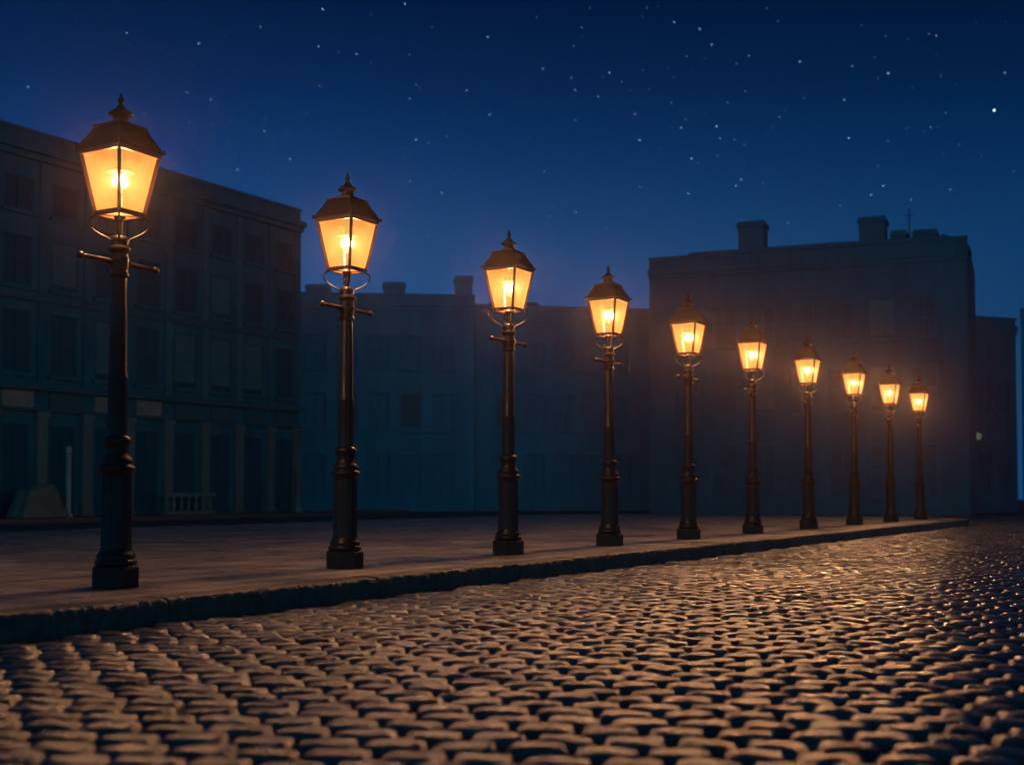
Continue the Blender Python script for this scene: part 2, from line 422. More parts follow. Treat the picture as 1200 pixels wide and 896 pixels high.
# cobbled road: domed setts, one mesh, over a bed of dark grit
def cobbles():
    ang = R(9)
    V = Vector((math.sin(ang), math.cos(ang))); W = Vector((math.cos(ang), -math.sin(ang)))
    cw, cd = 0.262, 0.198
    verts = []; faces = []; tones = []
    base = 0
    def template(n):
        t = np.linspace(-1, 1, n)
        t = np.sign(t) * (np.abs(t) ** 0.72)           # more vertices near the rim
        S, T = np.meshgrid(t, t, indexing='ij')
        S = S.ravel(); T = T.ravel()
        # square grid eased towards a superellipse
        k = 0.06
        s2 = S * (1 - k * T ** 2 * np.abs(S)); t2 = T * (1 - k * S ** 2 * np.abs(T))
        e = 1 - np.clip(np.abs(S) ** 5 + np.abs(T) ** 5, 0, 1.9) / 1.9
        idx = np.arange(n * n).reshape(n, n)
        f = np.stack([idx[:-1, :-1], idx[1:, :-1], idx[1:, 1:], idx[:-1, 1:]], -1).reshape(-1, 4)
        return S, T, s2, t2, f
    T9 = template(9); T6 = template(6)
    rows = int(75 / cd)
    for r in range(rows):
        b0 = 2.2 + r * cd
        off = 0.40 * cw * (r % 2) + rng.uniform(-0.022, 0.022)
        half = 0.40 * b0 * 1.1 + 3.0
        lo = -half - 0.17 * b0; hi = half + 0.05 * b0
        a = lo - (lo % cw) + off
        a_first = a; j1 = 0.0
        while a < hi:
            j0, j1 = (j1 if a > a_first else rng.uniform(-0.012, 0.012)), rng.uniform(-0.012, 0.012)
            w = cw + j1 - j0
            ca = a + j0 + w / 2; cb = b0 + cd / 2
            # gentle wander of the courses
            cb2 = cb + 0.03 * math.sin(ca * 0.55 + 0.3 * math.sin(cb * .21)) + 0.010 * math.sin(ca * 2.1 + cb * .9)
            x = W.x * ca + V.x * cb2; y = W.y * ca + V.y * cb2
            a += cw
            q = x * N.x + y * N.y
            p = x * U.x + y * U.y
            if p < P_END - 0.5:
                if q > KERB_Q - 0.16: continue
            elif q > KERB_Q + 6 or math.hypot(p - (P_END - 3.5), q - (KERB_Q + 3.5)) < 3.75: continue
            if y > 50 and x > 24: continue
            if y > 49: continue
            near = y < 16
            S, T, s2, t2, f = T9 if near else T6
            hw = (w - rng.uniform(0.004, 0.016)) / 2; hd = (cd - rng.uniform(0.014, 0.024)) / 2
            rot = rng.normal(0, 0.02)
            jx = rng.normal(0, 0.005, 4); jy = rng.normal(0, 0.005, 4)
            b1 = (1 - S) * (1 - T) / 4; b2 = (1 + S) * (1 - T) / 4; b3 = (1 + S) * (1 + T) / 4; b4 = (1 - S) * (1 + T) / 4
            lx = s2 * hw + b1 * jx[0] + b2 * jx[1] + b3 * jx[2] + b4 * jx[3]
            ly = t2 * hd + b1 * jy[0] + b2 * jy[1] + b3 * jy[2] + b4 * jy[3]
            dome = rng.uniform(0.012, 0.018)
            rim = np.maximum(np.abs(S), np.abs(T))
            z = dome * (1 - 0.5 * S ** 2 - 0.6 * T ** 2) - 0.045 * np.clip((rim - 0.76) / 0.24, 0, 1) ** 2.2
            z = z - 0.02 + rng.normal(0, 0.0026) + S * rng.normal(0, 0.0035) + T * rng.normal(0, 0.0022)
            ph = rng.uniform(0, 6.28, 4)
            z = z + 0.0035 * np.sin(S * 3.1 + ph[0]) * np.sin(T * 2.7 + ph[1]) + 0.0025 * np.sin(S * 6 + ph[2] + T * 4)
            cr, sr = math.cos(rot), math.sin(rot)
            rx = lx * cr - ly * sr; ry = lx * sr + ly * cr
            X = x + W.x * rx + V.x * ry; Y = y + W.y * rx + V.y * ry
            verts.append(np.stack([X, Y, z], -1)); faces.append(f + base); base += len(S)
            tn = rng.uniform(0.45, 1.35); warm = rng.normal(0, 0.05)
            tones.append(np.tile([tn * (1 + warm), tn, tn * (1 - warm), 1.0], (len(S), 1)))
    v = np.concatenate(verts).astype(np.float32); f = np.concatenate(faces).astype(np.int32); t = np.concatenate(tones).astype(np.float32)
    me = bpy.data.meshes.new('cobbled_road')
    me.vertices.add(len(v)); me.vertices.foreach_set('co', v.ravel())
    me.loops.add(f.size); me.loops.foreach_set('vertex_index', f.ravel())
    me.polygons.add(len(f)); me.polygons.foreach_set('loop_start', np.arange(0, f.size, 4, dtype=np.int32))
    me.polygons.foreach_set('loop_total', np.full(len(f), 4, dtype=np.int32))
    me.polygons.foreach_set('use_smooth', np.ones(len(f), dtype=bool))
    at = me.color_attributes.new('tone', 'FLOAT_COLOR', 'POINT'); at.data.foreach_set('color', t.ravel())
    me.update(); me.validate()
    print('setts', len(verts), 'verts', len(v))
    return link('cobbled_road', me, M['sett'])
cob = cobbles(); tag(cob, kind='structure')
mb = MB(); mb.add([(-60, -20, -0.046), (60, -20, -0.046), (60, 62, -0.046), (-60, 62, -0.046)], [(0, 1, 2, 3)])
# keep the grit bed out from under the island: clip by using the kerb line
def clip_poly(poly, q_lim):
    out = []
    for i in range(len(poly)):
        a, b = poly[i], poly[(i + 1) % len(poly)]
        qa, qb = pq(a)[1], pq(b)[1]
        if qa <= q_lim: out.append(a)
        if (qa <= q_lim) != (qb <= q_lim):
            t = (q_lim - qa) / (qb - qa); out.append(a.lerp(b, t))
    return out
poly = clip_poly([Vector((-60, -20, -0.046)), Vector((60, -20, -0.046)), Vector((60, 62, -0.046)), Vector((-60, 62, -0.046))], KERB_Q + 0.05)
mb = MB(); mb.add(poly, [tuple(range(len(poly)))])
bed = mb.build('road_bed', M['joint']); tag(bed, kind='structure')
mb = MB(); mb.add([PQ(P_END - 4, KERB_Q + 0.06, -0.05), PQ(95, KERB_Q + 0.06, -0.05), PQ(95, PAVE_BACK_Q - 0.21, -0.05), PQ(P_END - 4, PAVE_BACK_Q - 0.21, -0.05)], [(0, 1, 2, 3)])
o = mb.build('side_street', M['asphalt']); tag(o, kind='structure')

# ------------------------------------------------------------------ street lamp
LIGHT_P = 2300.0
def make_lamp():
    root = empty('street_lamp', (0, 0, 0))
    I = M['iron']
    # local frame: ladder bar along local Y (turned to run along the row)
    mb = MB()
    o8 = R(22.5)
    mb.lathe([(0.196, 0), (0.198, 0.155), (0.190, 0.175), (0.17, 0.185)], 8, False, o8)
    plinth = mb.build('plinth', I, root)
    mb = MB()
    mb.lathe([(0.150, 0.184), (0.168, 0.195), (0.172, 0.215), (0.160, 0.232), (0.148, 0.238), (0.158, 0.25), (0.158, 0.268), (0.142, 0.285),
              (0.131, 0.31), (0.125, 0.34), (0.121, 0.60), (0.119, 0.94)], 28)
    mb.lathe([(0.1185, 0.90), (0.122, 0.935), (0.138, 0.95), (0.150, 0.962), (0.153, 0.980), (0.146, 0.996), (0.128, 1.005), (0.122, 1.015),
              (0.132, 1.03), (0.132, 1.05), (0.112, 1.07), (0.096, 1.10), (0.092, 1.14), (0.098, 1.17), (0.112, 1.19), (0.117, 1.205),
              (0.114, 1.225), (0.098, 1.238), (0.088, 1.25)], 28)
    # raised staves on the lower shaft
    for i in range(8):
        a = i * math.pi / 4 + o8
        c, s_ = math.cos(a), math.sin(a)
        mb.tube([(0.120 * c, 0.120 * s_, 0.33), (0.117 * c, 0.117 * s_, 0.925)], 0.009, 6)
    mb.build('lower_shaft', I, root)
    mb = MB()
    fl = []
    seg = 24
    prof = [(0.080, 1.25), (0.079, 1.30), (0.0775, 1.70), (0.083, 1.715), (0.084, 1.735), (0.077, 1.75), (0.070, 2.2), (0.064, 2.5), (0.063, 2.56)]
    mb.lathe(prof, 24)
    for i in range(12):
        a = i * math.pi / 6
        c, s_ = math.cos(a), math.sin(a)
        mb.tube([(0.0765 * c, 0.0765 * s_, 1.30), (0.0745 * c, 0.0745 * s_, 1.69)], 0.006, 5)
        mb.tube([(0.074 * c, 0.074 * s_, 1.77), (0.061 * c, 0.061 * s_, 2.52)], 0.005, 5)
    mb.build('upper_shaft', I, root)
    mb = MB()
    mb.lathe([(0.063, 2.55), (0.078, 2.565), (0.082, 2.585), (0.072, 2.60), (0.070, 2.62), (0.080, 2.645), (0.080, 2.715), (0.070, 2.74),
              (0.074, 2.765), (0.092, 2.78), (0.094, 2.80), (0.082, 2.815), (0.070, 2.83), (0.078, 2.85), (0.078, 2.88), (0.060, 2.90), (0.03, 2.91)], 24)
    for i in range(8):
        a = i * math.pi / 4
        mb.ball((0.083 * math.cos(a), 0.083 * math.sin(a), 2.68), 0.014, 8, 6, 1.6)
    mb.lathe([(0.024, 2.90), (0.022, 3.0), (0.030, 3.02), (0.034, 3.045)], 14)
    mb.build('collar', I, root)
    bar = MB().tube([(0, -0.395, 2.68), (0, -0.24, 2.68), (0, 0, 2.68), (0, 0.24, 2.68), (0, 0.395, 2.68)], [0.019, 0.022, 0.027, 0.022, 0.019], 12).build('ladder_bar', I, root)
    for s_ in (-1, 1):
        MB().ball((0, s_ * 0.41, 2.68), 0.032, 14, 8).build('end_knob', I, bar)
    # scroll brackets from the collar to the lantern's lower corners
    hb = 0.135                                       # half side at the foot of the glass
    for sx in (-1, 1):
        for sy in (-1, 1):
            e = Vector((sx, sy, 0)).normalized()
            ctl = [(0.055, 2.86), (0.10, 2.885), (0.16, 2.915), (0.215, 2.955), (0.238, 3.0), (0.232, 3.035), (0.205, 3.06), (0.178, 3.066)]
            fine = []
            for k in range(len(ctl) - 1):
                p0 = ctl[max(k - 1, 0)]; p1 = ctl[k]; p2 = ctl[k + 1]; p3 = ctl[min(k + 2, len(ctl) - 1)]
                for j in range(4):
                    t = j / 4
                    f_ = lambda a, b, c, d: 0.5 * ((2 * b) + (-a + c) * t + (2 * a - 5 * b + 4 * c - d) * t * t + (-a + 3 * b - 3 * c + d) * t ** 3)
                    fine.append((f_(p0[0], p1[0], p2[0], p3[0]), f_(p0[1], p1[1], p2[1], p3[1])))
            fine.append(ctl[-1])
            MB().tube([(e.x * r, e.y * r, z) for r, z in fine], 0.0085, 8).build('bracket', I, root)
    # lantern frame
    ht = 0.222; zt, zb = 3.585, 3.085
    C = [(-1, -1), (1, -1), (1, 1), (-1, 1)]
    mb = MB()
    for sx, sy in C:
        mb.beam((sx * hb, sy * hb, zb - 0.01), (sx * ht, sy * ht, zt + 0.01), 0.030)
    for i in range(4):
        a, b = C[i], C[(i + 1) % 4]
        k = 1.0
        mb.beam((a[0] * hb * k, a[1] * hb * k, zb), (b[0] * hb * k, b[1] * hb * k, zb), 0.034)
        mb.beam((a[0] * ht * k, a[1] * ht * k, zt), (b[0] * ht * k, b[1] * ht * k, zt), 0.036)
    # foot: crossbars that hold the burner
    mb.beam((-hb, -hb, zb - 0.012), (hb, hb, zb - 0.012), 0.012); mb.beam((-hb, hb, zb - 0.0125), (hb, -hb, zb - 0.0125), 0.012)
    mb.lathe([(0.034, 3.04), (0.05, 3.055), (0.052, 3.066), (0.03, 3.085)], 14)
    frame = mb.build('lantern_frame', M['bloom_brown'], root)
    inset = 0.004
    for i in range(4):
        a, b = C[i], C[(i + 1) % 4]
        q = MB().add([(a[0] * (hb - inset), a[1] * (hb - inset), zb), (b[0] * (hb - inset), b[1] * (hb - inset), zb), (b[0] * (ht - inset), b[1] * (ht - inset), zt), (a[0] * (ht - inset), a[1] * (ht - inset), zt)], [(0, 1, 2, 3)])
        q.build('glass_pane', M['pane'], frame)
    q = MB().add([(-hb + .006, -hb + .006, zb - .003), (hb - .006, -hb + .006, zb - .003), (hb - .006, hb - .006, zb - .003), (-hb + .006, hb - .006, zb - .003)], [(0, 1, 2, 3)])
    q.build('base_glass', M['pane'], frame)
    # roof: flared four-sided hood
    def sq(levels, closed=True):
        vs = []; fs = []
        for h_, z in levels:
            vs += [(c[0] * h_, c[1] * h_, z) for c in C]
        for k in range(len(levels) - 1):
            for i in range(4):
                j = (i + 1) % 4
                fs.append((k * 4 + i, k * 4 + j, (k + 1) * 4 + j, (k + 1) * 4 + i))
        return vs, fs
    mb = MB()
    vs, fs = sq([(0.222, 3.600), (0.236, 3.600), (0.241, 3.610), (0.238, 3.622), (0.226, 3.636), (0.200, 3.685), (0.174, 3.735), (0.152, 3.785), (0.146, 3.800), (0.156, 3.803), (0.158, 3.818), (0.146, 3.824), (0.10, 3.838), (0.075, 3.845)])
    mb.add(vs, fs)
    n_ = len(vs); mb.add(vs[-4:], [(0, 1, 2, 3)])
    # hips
    for sx, sy in C:
        mb.tube([(sx * 0.236, sy * 0.236, 3.625), (sx * 0.205, sy * 0.205, 3.687), (sx * 0.175, sy * 0.175, 3.737), (sx * 0.150, sy * 0.150, 3.79)], 0.007, 6)
    roof = mb.build('roof', M['iron_roof'], root)
    vs, fs = sq([(0.224, 3.598), (0.20, 3.65), (0.14, 3.76)])
    mb = MB().add(vs, fs); mb.add(vs[-4:], [(0, 1, 2, 3)])
    mb.build('added_black_lining', M['black'], roof)  # added black lining, keeps the inside of the hood from lighting up
    for sx, sy in C:
        MB().ball((sx * 0.250, sy * 0.250, 3.625), 0.016, 10, 6, 1.2).lathe([(0.008, 3.598), (0.011, 3.615)], 8, c=(sx * 0.250, sy * 0.250)).build('corner_knob', M['iron_roof'], roof)
    mb = MB().lathe([(0.070, 3.835), (0.078, 3.85), (0.070, 3.862), (0.062, 3.87), (0.060, 3.905), (0.072, 3.912), (0.100, 3.915), (0.104, 3.925), (0.096, 3.936), (0.072, 3.952), (0.048, 3.966), (0.034, 3.985), (0.026, 4.0)], 20)
    mb.build('vent_cap', M['iron_roof'], roof)
    mb = MB().lathe([(0.026, 3.995), (0.016, 4.006), (0.015, 4.014), (0.026, 4.026), (0.031, 4.040), (0.026, 4.056), (0.013, 4.066), (0.012, 4.072), (0.017, 4.08), (0.010, 4.094), (0.003, 4.112)], 14)
    mb.build('finial', M['iron_roof'], roof)
    # burner and mantle
    mb = MB().lathe([(0.014, 3.07), (0.014, 3.235), (0.022, 3.245), (0.022, 3.265), (0.012, 3.27)], 12)
    mb.build('burner', I, root)
    mb = MB().lathe([(0.012, 3.455), (0.112, 3.432), (0.114, 3.438), (0.03, 3.475), (0.012, 3.50), (0.010, 3.70)], 18)
    mb.build('added_light_baffle', M['black'], root)  # added black disc, shades roof and top rail from the flame
    mb = MB().ball((0, 0, 3.35), 0.034, 14, 10, 1.9)
    mb.build('mantle', M['mantle'], root)
    return root

def lamp_light(root):
    ld = bpy.data.lights.new('lamp_flame', 'POINT')
    ld.energy = LIGHT_P * random.uniform(0.9, 1.1); ld.color = (1.0, 0.47, 0.19); ld.shadow_soft_size = 0.055
    lo = bpy.data.objects.new('flame_light', ld); col.objects.link(lo); lo.parent = root; lo.location = (0, 0, 3.36); lo.visible_camera = False
    return lo

lamp = make_lamp()
SCL = 4.055 / 4.112
def copy_tree(o, parent=None):
    c = o.copy(); col.objects.link(c)
    if parent is not None: c.parent = parent
    for ch in list(o.children): copy_tree(ch, c)
    return c
lamps_x = [135.5, 404, 595.5, 714.5, 807, 882.5, 948, 1001.5, 1044.5, 1079]
lab = ['largest and nearest lit street lamp, leftmost in the row',
       'second lit street lamp from the left, beside the end of the tall left building',
       'third lit street lamp from the left, in front of the low hazy roofs',
       'fourth lit street lamp from the left, just left of the big right building',
       'fifth lit street lamp from the left, before the left edge of the big right building',
       'sixth lit street lamp from the left, below the left chimney block of the big building',
       'seventh lit street lamp from the left, fourth from the far end',
       'eighth lit street lamp from the left, third from the far end, softened by haze',
       'ninth lit street lamp from the left, last but one at the far end',
       'smallest and farthest lit street lamp, at the right end of the row']
for i, x in enumerate(lamps_x):
    # p such that the foot projects to column x
    tx = (x - 600) / F
    lo, hi = 2.0, 60.0
    for _ in range(50):
        m_ = (lo + hi) / 2
        v = PQ(m_, LAMP_Q, PAVE)
        # project
        c, s_ = math.cos(PITCH), math.sin(PITCH)
        dz = v.z - CAM_Z; yy = v.y * c + dz * s_
        if v.x / yy < tx: lo = m_
        else: hi = m_
    r = lamp if i == 0 else copy_tree(lamp)
    r.location = PQ(lo, LAMP_Q, PAVE - 0.006)
    r.rotation_euler = (random.uniform(-0.004, 0.004), random.uniform(-0.004, 0.004), ROWZ + random.uniform(-0.02, 0.02))
    r.scale = (SCL,) * 3
    tag(r, lab[i], 'street lamp', 'lit street lamps in a row along the kerb')
    lamp_rows = r
for o in [o for o in bpy.data.objects if o.name.startswith('street_lamp')]:
    lamp_light(o)

# ------------------------------------------------------------------ buildings
def wall_with_openings(mb, x0, x1, z0, z1, ops, y=0.0, depth=0.14):
    xs = sorted(set([x0, x1] + [o[0] for o in ops] + [o[1] for o in ops]))
    zs = sorted(set([z0, z1] + [o[2] for o in ops] + [o[3] for o in ops]))
    for i in range(len(xs) - 1):
        for j in range(len(zs) - 1):
            cx, cz = (xs[i] + xs[i + 1]) / 2, (zs[j] + zs[j + 1]) / 2
            if any(o[0] < cx < o[1] and o[2] < cz < o[3] for o in ops): continue
            mb.add([(xs[i], y, zs[j]), (xs[i + 1], y, zs[j]), (xs[i + 1], y, zs[j + 1]), (xs[i], y, zs[j + 1])], [(0, 1, 2, 3)])
    for a, b, c, d in ops:
        mb.add([(a, y, c), (b, y, c), (b, y, d), (a, y, d), (a, y + depth, c), (b, y + depth, c), (b, y + depth, d), (a, y + depth, d)],
               [(0, 4, 5, 1), (1, 5, 6, 2), (2, 6, 7, 3), (3, 7, 4, 0), (4, 7, 6, 5)])

def building(name, A0, B0, height, depth, ops, wall_mat, label, cat='building', parapet=0.5, cornice=0.25, blind=(), group=None, trim='trim', sills=True, cols=3):
    """A0,B0: ground points of the facade's left and right ends (seen from the street); local x along facade, local y into the building"""
    d = (B0 - A0); L_ = d.length; rz = math.atan2(d.y, d.x)
    root = empty(name, (A0.x, A0.y, -0.05), rz)
    tag(root, label, cat, group)
    mb = MB()
    wall_with_openings(mb, 0, L_, 0, height, ops)
    mb.add([(0, 0, 0), (0, depth, 0), (0, depth, height), (0, 0, height)], [(0, 1, 2, 3)])
    mb.add([(L_, 0, 0), (L_, depth, 0), (L_, depth, height), (L_, 0, height)], [(0, 1, 2, 3)])
    mb.add([(0, depth, 0), (L_, depth, 0), (L_, depth, height), (0, depth, height)], [(0, 1, 2, 3)])
    me = bpy.data.meshes.new('wall'); me.from_pydata(mb.v, [], mb.f); link('wall', me, M[wall_mat], root)
    mb = MB().box(0.01, L_ - 0.01, 0.3, depth - 0.3, height - 0.32, height - 0.3)
    mb.build('roof', M['slate'], root)
    if cornice:
        mb = MB().box(-0.05, L_ + 0.05, -cornice, 0.002 - 0.004, height - parapet - 0.22, height - parapet)
        mb.box(-0.03, L_ + 0.03, -cornice * 0.55, -0.003, height - parapet - 0.42, height - parapet - 0.222)
        mb.box(-0.04, L_ + 0.04, -0.07, 0.32, height + 0.002, height + 0.11)
        mb.build('cornice', M[wall_mat], root)
    for k, (a, b, c, e) in enumerate(ops):
        f = MB(); t = 0.06
        tm = {'wall_a': 'frame_a', 'wall_b': 'frame_b', 'wall_c': 'frame_c', 'wall_pale': 'white_paint'}[wall_mat]
        f.box(a, b, 0.05, 0.10, e - t, e - 0.002); f.box(a, b, 0.05, 0.10, c + 0.002, c + t)
        f.box(a + 0.002, a + t, 0.051, 0.099, c + t, e - t); f.box(b - t, b - 0.002, 0.051, 0.099, c + t, e - t)
        f.box(a + t, b - t, 0.055, 0.095, (c + e) / 2 - 0.03, (c + e) / 2 + 0.03)
        f.box((a + b) / 2 - 0.02, (a + b) / 2 + 0.02, 0.058, 0.092, c + t, e - t)
        fr = f.build('window', M[tm], root)
        MB().add([(a + 0.02, 0.105, c + 0.02), (b - 0.02, 0.105, c + 0.02), (b - 0.02, 0.105, e - 0.02), (a + 0.02, 0.105, e - 0.02)], [(0, 1, 2, 3)]).build('pane', M['glass_' + wall_mat[-1]], fr)
        if k in blind:
            MB().box(a + 0.05, b - 0.05, 0.03, 0.045, c + (e - c) * 0.12, e - 0.05).build('blind', M['blind'], fr)
        if sills and c > 2.0:
            MB().box(a - 0.12, b + 0.12, -0.12, 0.10, c - 0.12, c - 0.003).build('sill', M[wall_mat], fr)
    return root, L_

def chimney(root, x0, x1, y0, y1, z0, z1, mat, pots=2):
    mb = MB().box(x0, x1, y0, y1, z0, z1 - 0.25)
    mb.box(x0 - 0.07, x1 + 0.07, y0 - 0.07, y1 + 0.07, z1 - 0.248, z1 - 0.1)
    mb.box(x0 - 0.02, x1 + 0.02, y0 - 0.02, y1 + 0.02, z1 - 0.098, z1)
    ch = mb.build('chimney', M[mat], root)
    for k in range(pots):
        cx = x0 + (x1 - x0) * (k + 0.5) / pots
        MB().lathe([(0.13, z1 + 0.002), (0.11, z1 + 0.22), (0.14, z1 + 0.24), (0.13, z1 + 0.28)], 10, c=(cx, (y0 + y1) / 2)).build('chimney_pot', M['trim'], ch)
    return ch

# --- left building, facade parallel to the row of lamps, at q = FACADE_Q
def fac_x(x):
    """p coordinate on the facade line of photo column x (at eye level)"""
    d = ray(x, 576); t = FACADE_Q / d.dot(N)
    return (d * t).dot(U)
def fac(x, y):
    d = ray(x, y); t = FACADE_Q / d.dot(N)
    return (d * t).dot(U), CAM_Z + (d * t).z
pl0 = fac_x(-75); pl1 = fac_x(350)
Ltop = fac(0, 145)[1]
print('left building p', pl0, pl1, 'top', Ltop, 'at350', fac(350, 246)[1])
HL = Ltop + 0.05
def S(x): return fac_x(x) - pl0
ops = []; blinds = []
ncol = 9
LB = pl1 - pl0
bay = LB / ncol
floors = [(4.75, 6.75), (7.55, 9.15), (9.95, 11.05)]
for fi, (z0_, z1_) in enumerate(floors):
    for k in range(ncol):
        cx = bay * (k + 0.5)
        ops.append((cx - 0.55, cx + 0.55, z0_, z1_))
        if fi == 0 and k in (3, 5, 6, 7): blinds.append(len(ops) - 1)
        if fi == 1 and k in (2, 6): blinds.append(len(ops) - 1)
# shopfront openings
shops = []
for k in range(ncol):
    a, b = bay * k + 0.42, bay * (k + 1) - 0.42
    ops.append((a, b, 0.12, 3.1))
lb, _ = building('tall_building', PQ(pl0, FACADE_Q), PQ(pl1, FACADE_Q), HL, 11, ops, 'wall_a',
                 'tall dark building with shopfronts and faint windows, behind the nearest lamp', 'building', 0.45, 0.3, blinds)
for k in range(ncol + 1):
    cx = min(max(bay * k, 0.28), LB - 0.28)
    MB().box(cx - 0.20, cx + 0.20, -0.16, -0.004, 0.3, 3.35).box(cx - 0.26, cx + 0.26, -0.20, -0.003, 0.14, 0.298).box(cx - 0.25, cx + 0.25, -0.2, -0.003, 3.352, 3.55).build('pilaster', M['stone'], lb)
MB().box(0, LB, -0.32, -0.004, 4.22, 4.42).box(0, LB, -0.2, -0.004, 3.56, 3.64).build('shop_cornice', M['trim'], lb)
for k in range(ncol):
    MB().box(bay * k + 0.34, bay * (k + 1) - 0.34, -0.10, -0.005, 3.66, 4.18).build('fascia_board', M['cream' if k in (1, 3, 4) else 'trim'], lb)
MB().box(0, LB, -0.10, -0.004, 7.1, 7.28).build('string_course', M['trim'], lb)
for k in range(0, ncol + 1):
    cx = min(max(bay * k, 0.2), LB - 0.2)
    MB().box(cx - 0.17, cx + 0.17, -0.11, -0.003, 4.43, 7.09).box(cx - 0.15, cx + 0.15, -0.09, -0.003, 7.30, HL - 0.9).build('pier', M['blind' if k in (5, 6, 7) else 'wall_a'], lb)
for x_ in (0.18, 0.62):
    chimney(lb, LB * x_, LB * x_ + 1.5, 6, 7, HL - 0.4, HL + 0.05, 'wall_c', 0)

# --- low buildings in the middle, hazy
def gp(x, Y): 
    v = at_depth(x, 576, Y); return Vector((v.x, v.y, 0))
def zat(y, Y, x=600): return at_depth(x, y, Y).z
def grid_ops(L_, n, floors, w=1.0, m=0.8):
    r = []
    b_ = (L_ - 2 * m) / n
    for z0_, z1_ in floors:
        for k in range(n):
            cx = m + b_ * (k + 0.5)
            r.append((cx - w / 2, cx + w / 2, z0_, z1_))
    return r
Y1 = 62
a, b = gp(330, Y1), gp(556, Y1 + 1)
H1 = zat(343, Y1)
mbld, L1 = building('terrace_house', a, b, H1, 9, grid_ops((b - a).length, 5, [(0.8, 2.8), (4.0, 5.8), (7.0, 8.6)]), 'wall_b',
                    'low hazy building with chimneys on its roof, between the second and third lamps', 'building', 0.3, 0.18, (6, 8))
def cx_at(x, a, b): 
    # local x on facade a-b of photo column x
    d = ray(x, 576); d2 = Vector((d.x, d.y)); e = Vector((b.x - a.x, b.y - a.y)); L_ = e.length; e.normalize()
    # solve a + e*s = d2*t
    det = e.x * (-d2.y) - (-d2.x) * e.y
    s_ = ((-a.x) * (-d2.y) - (-d2.x) * (-a.y)) / det
    return s_
for x0_, x1_, yt in ((356, 384, 331), (449, 474, 327)):
    chimney(mbld, cx_at(x0_, a, b), cx_at(x1_, a, b), 1.0, 1.9, H1 - 0.5, zat(yt, Y1 + 1), 'wall_b', 0)
c_, d_ = gp(556.5, Y1 + 1.3), gp(762, Y1 + 3)
H2 = zat(360, Y1 + 2)
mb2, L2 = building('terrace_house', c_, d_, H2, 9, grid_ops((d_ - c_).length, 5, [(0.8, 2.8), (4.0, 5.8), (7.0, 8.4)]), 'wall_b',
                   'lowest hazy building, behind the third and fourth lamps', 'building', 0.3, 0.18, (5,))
chimney(mbld, cx_at(535, a, b) , cx_at(555, a, b), 1.0, 1.9, H1 - 0.5, zat(318, Y1 + 1), 'wall_b', 0)
chimney(mb2, cx_at(585, c_, d_), cx_at(640, c_, d_), 2.0, 3.4, H2 - 0.5, zat(350, Y1 + 3), 'wall_c', 0)

# --- big building on the right
RA, RB = gp(762, 57), gp(1137, 52)
LR = (RB - RA).length
HR = zat(290, 55)
opsR = grid_ops(LR, 7, [(0.7, 3.0), (4.3, 6.2), (7.3, 9.0)], 1.05, 0.9)
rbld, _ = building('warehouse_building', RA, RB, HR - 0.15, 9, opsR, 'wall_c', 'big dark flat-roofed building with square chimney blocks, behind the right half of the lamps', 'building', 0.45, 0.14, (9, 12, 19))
def rx(x): return cx_at(x, RA, RB)
def rz_(y, x): 
    s_ = rx(x); Yd = RA.y + (RB.y - RA.y) * s_ / LR
    return zat(y, Yd, x)
mb = MB().box(rx(806), rx(1006), 0.32, 1.2, HR - 0.3, rz_(288, 880)).box(rx(1004), rx(1108), 0.34, 1.5, HR - 0.31, rz_(277, 1050))
mb.build('roof_parapet', M['wall_c'], rbld)
mb = MB()
xa, xb = rx(1108), rx(1141)
zt_ = rz_(272, 1110); zm_ = rz_(292, 1140)
vs = [(xa, -0.03, HR - 0.5), (xb, -0.03, HR - 0.5), (xb, -0.03, zm_), (xb - 0.35, -0.03, rz_(280, 1130)), (xa, -0.03, zt_)]
vs2 = [(x, 2.0, z) for x, _, z in vs]
mb.add(vs + vs2, [(0, 1, 2, 3, 4), (9, 8, 7, 6, 5)] + [(i, (i + 1) % 5, 5 + (i + 1) % 5, 5 + i) for i in range(5)])
mb.build('gable_end', M['wall_c'], rbld)
chimney(rbld, rx(862), rx(892), 0.9, 2.0, HR - 0.3, rz_(253, 877), 'wall_c', 0)
chimney(rbld, rx(1007), rx(1038), 0.8, 2.0, HR - 0.3, rz_(248, 1020), 'wall_c', 0)
chimney(rbld, rx(1046), rx(1063), 0.8, 1.6, HR - 0.3, rz_(264, 1055), 'wall_c', 0)
chimney(rbld, rx(1073), rx(1100), 0.6, 1.9, HR - 0.3, rz_(264, 1086), 'wall_c', 0)
mb = MB().tube([(rx(1065), 1.9, HR - 0.2), (rx(1065), 1.9, rz_(232, 1065))], 0.035, 8)
mb.tube([(rx(1065) - 0.25, 1.9, rz_(240, 1065)), (rx(1065) + 0.25, 1.9, rz_(240, 1065))], 0.02, 6)
mb.build('mast', M['trim'], rbld)
# --- lower building at the right edge and a pale one beyond
QA, QB = gp(1137, 60), gp(1193, 61)
b3, _ = building('narrow_building', QA, QB, zat(371, 60), 6, grid_ops((QB - QA).length, 2, [(1.0, 3.0), (4.6, 6.2)], 0.7, 0.3), 'wall_c', 'narrow lower dark building joined to the right end of the big one', 'building', 0.3, 0.12)
TA = gp(1199, 78); TB = TA + Vector((0.915, -0.403, 0)) * 8.0
b4, _ = building('pale_building', TA, TB, zat(362, 78), 8, grid_ops((TB - TA).length, 3, [(0.9, 2.9), (4.3, 6.1), (7.4, 9.0)], 0.9, 0.9), 'wall_pale', 'pale hazy building showing as a sliver at the right edge of the photo', 'building', 0.3, 0.12)

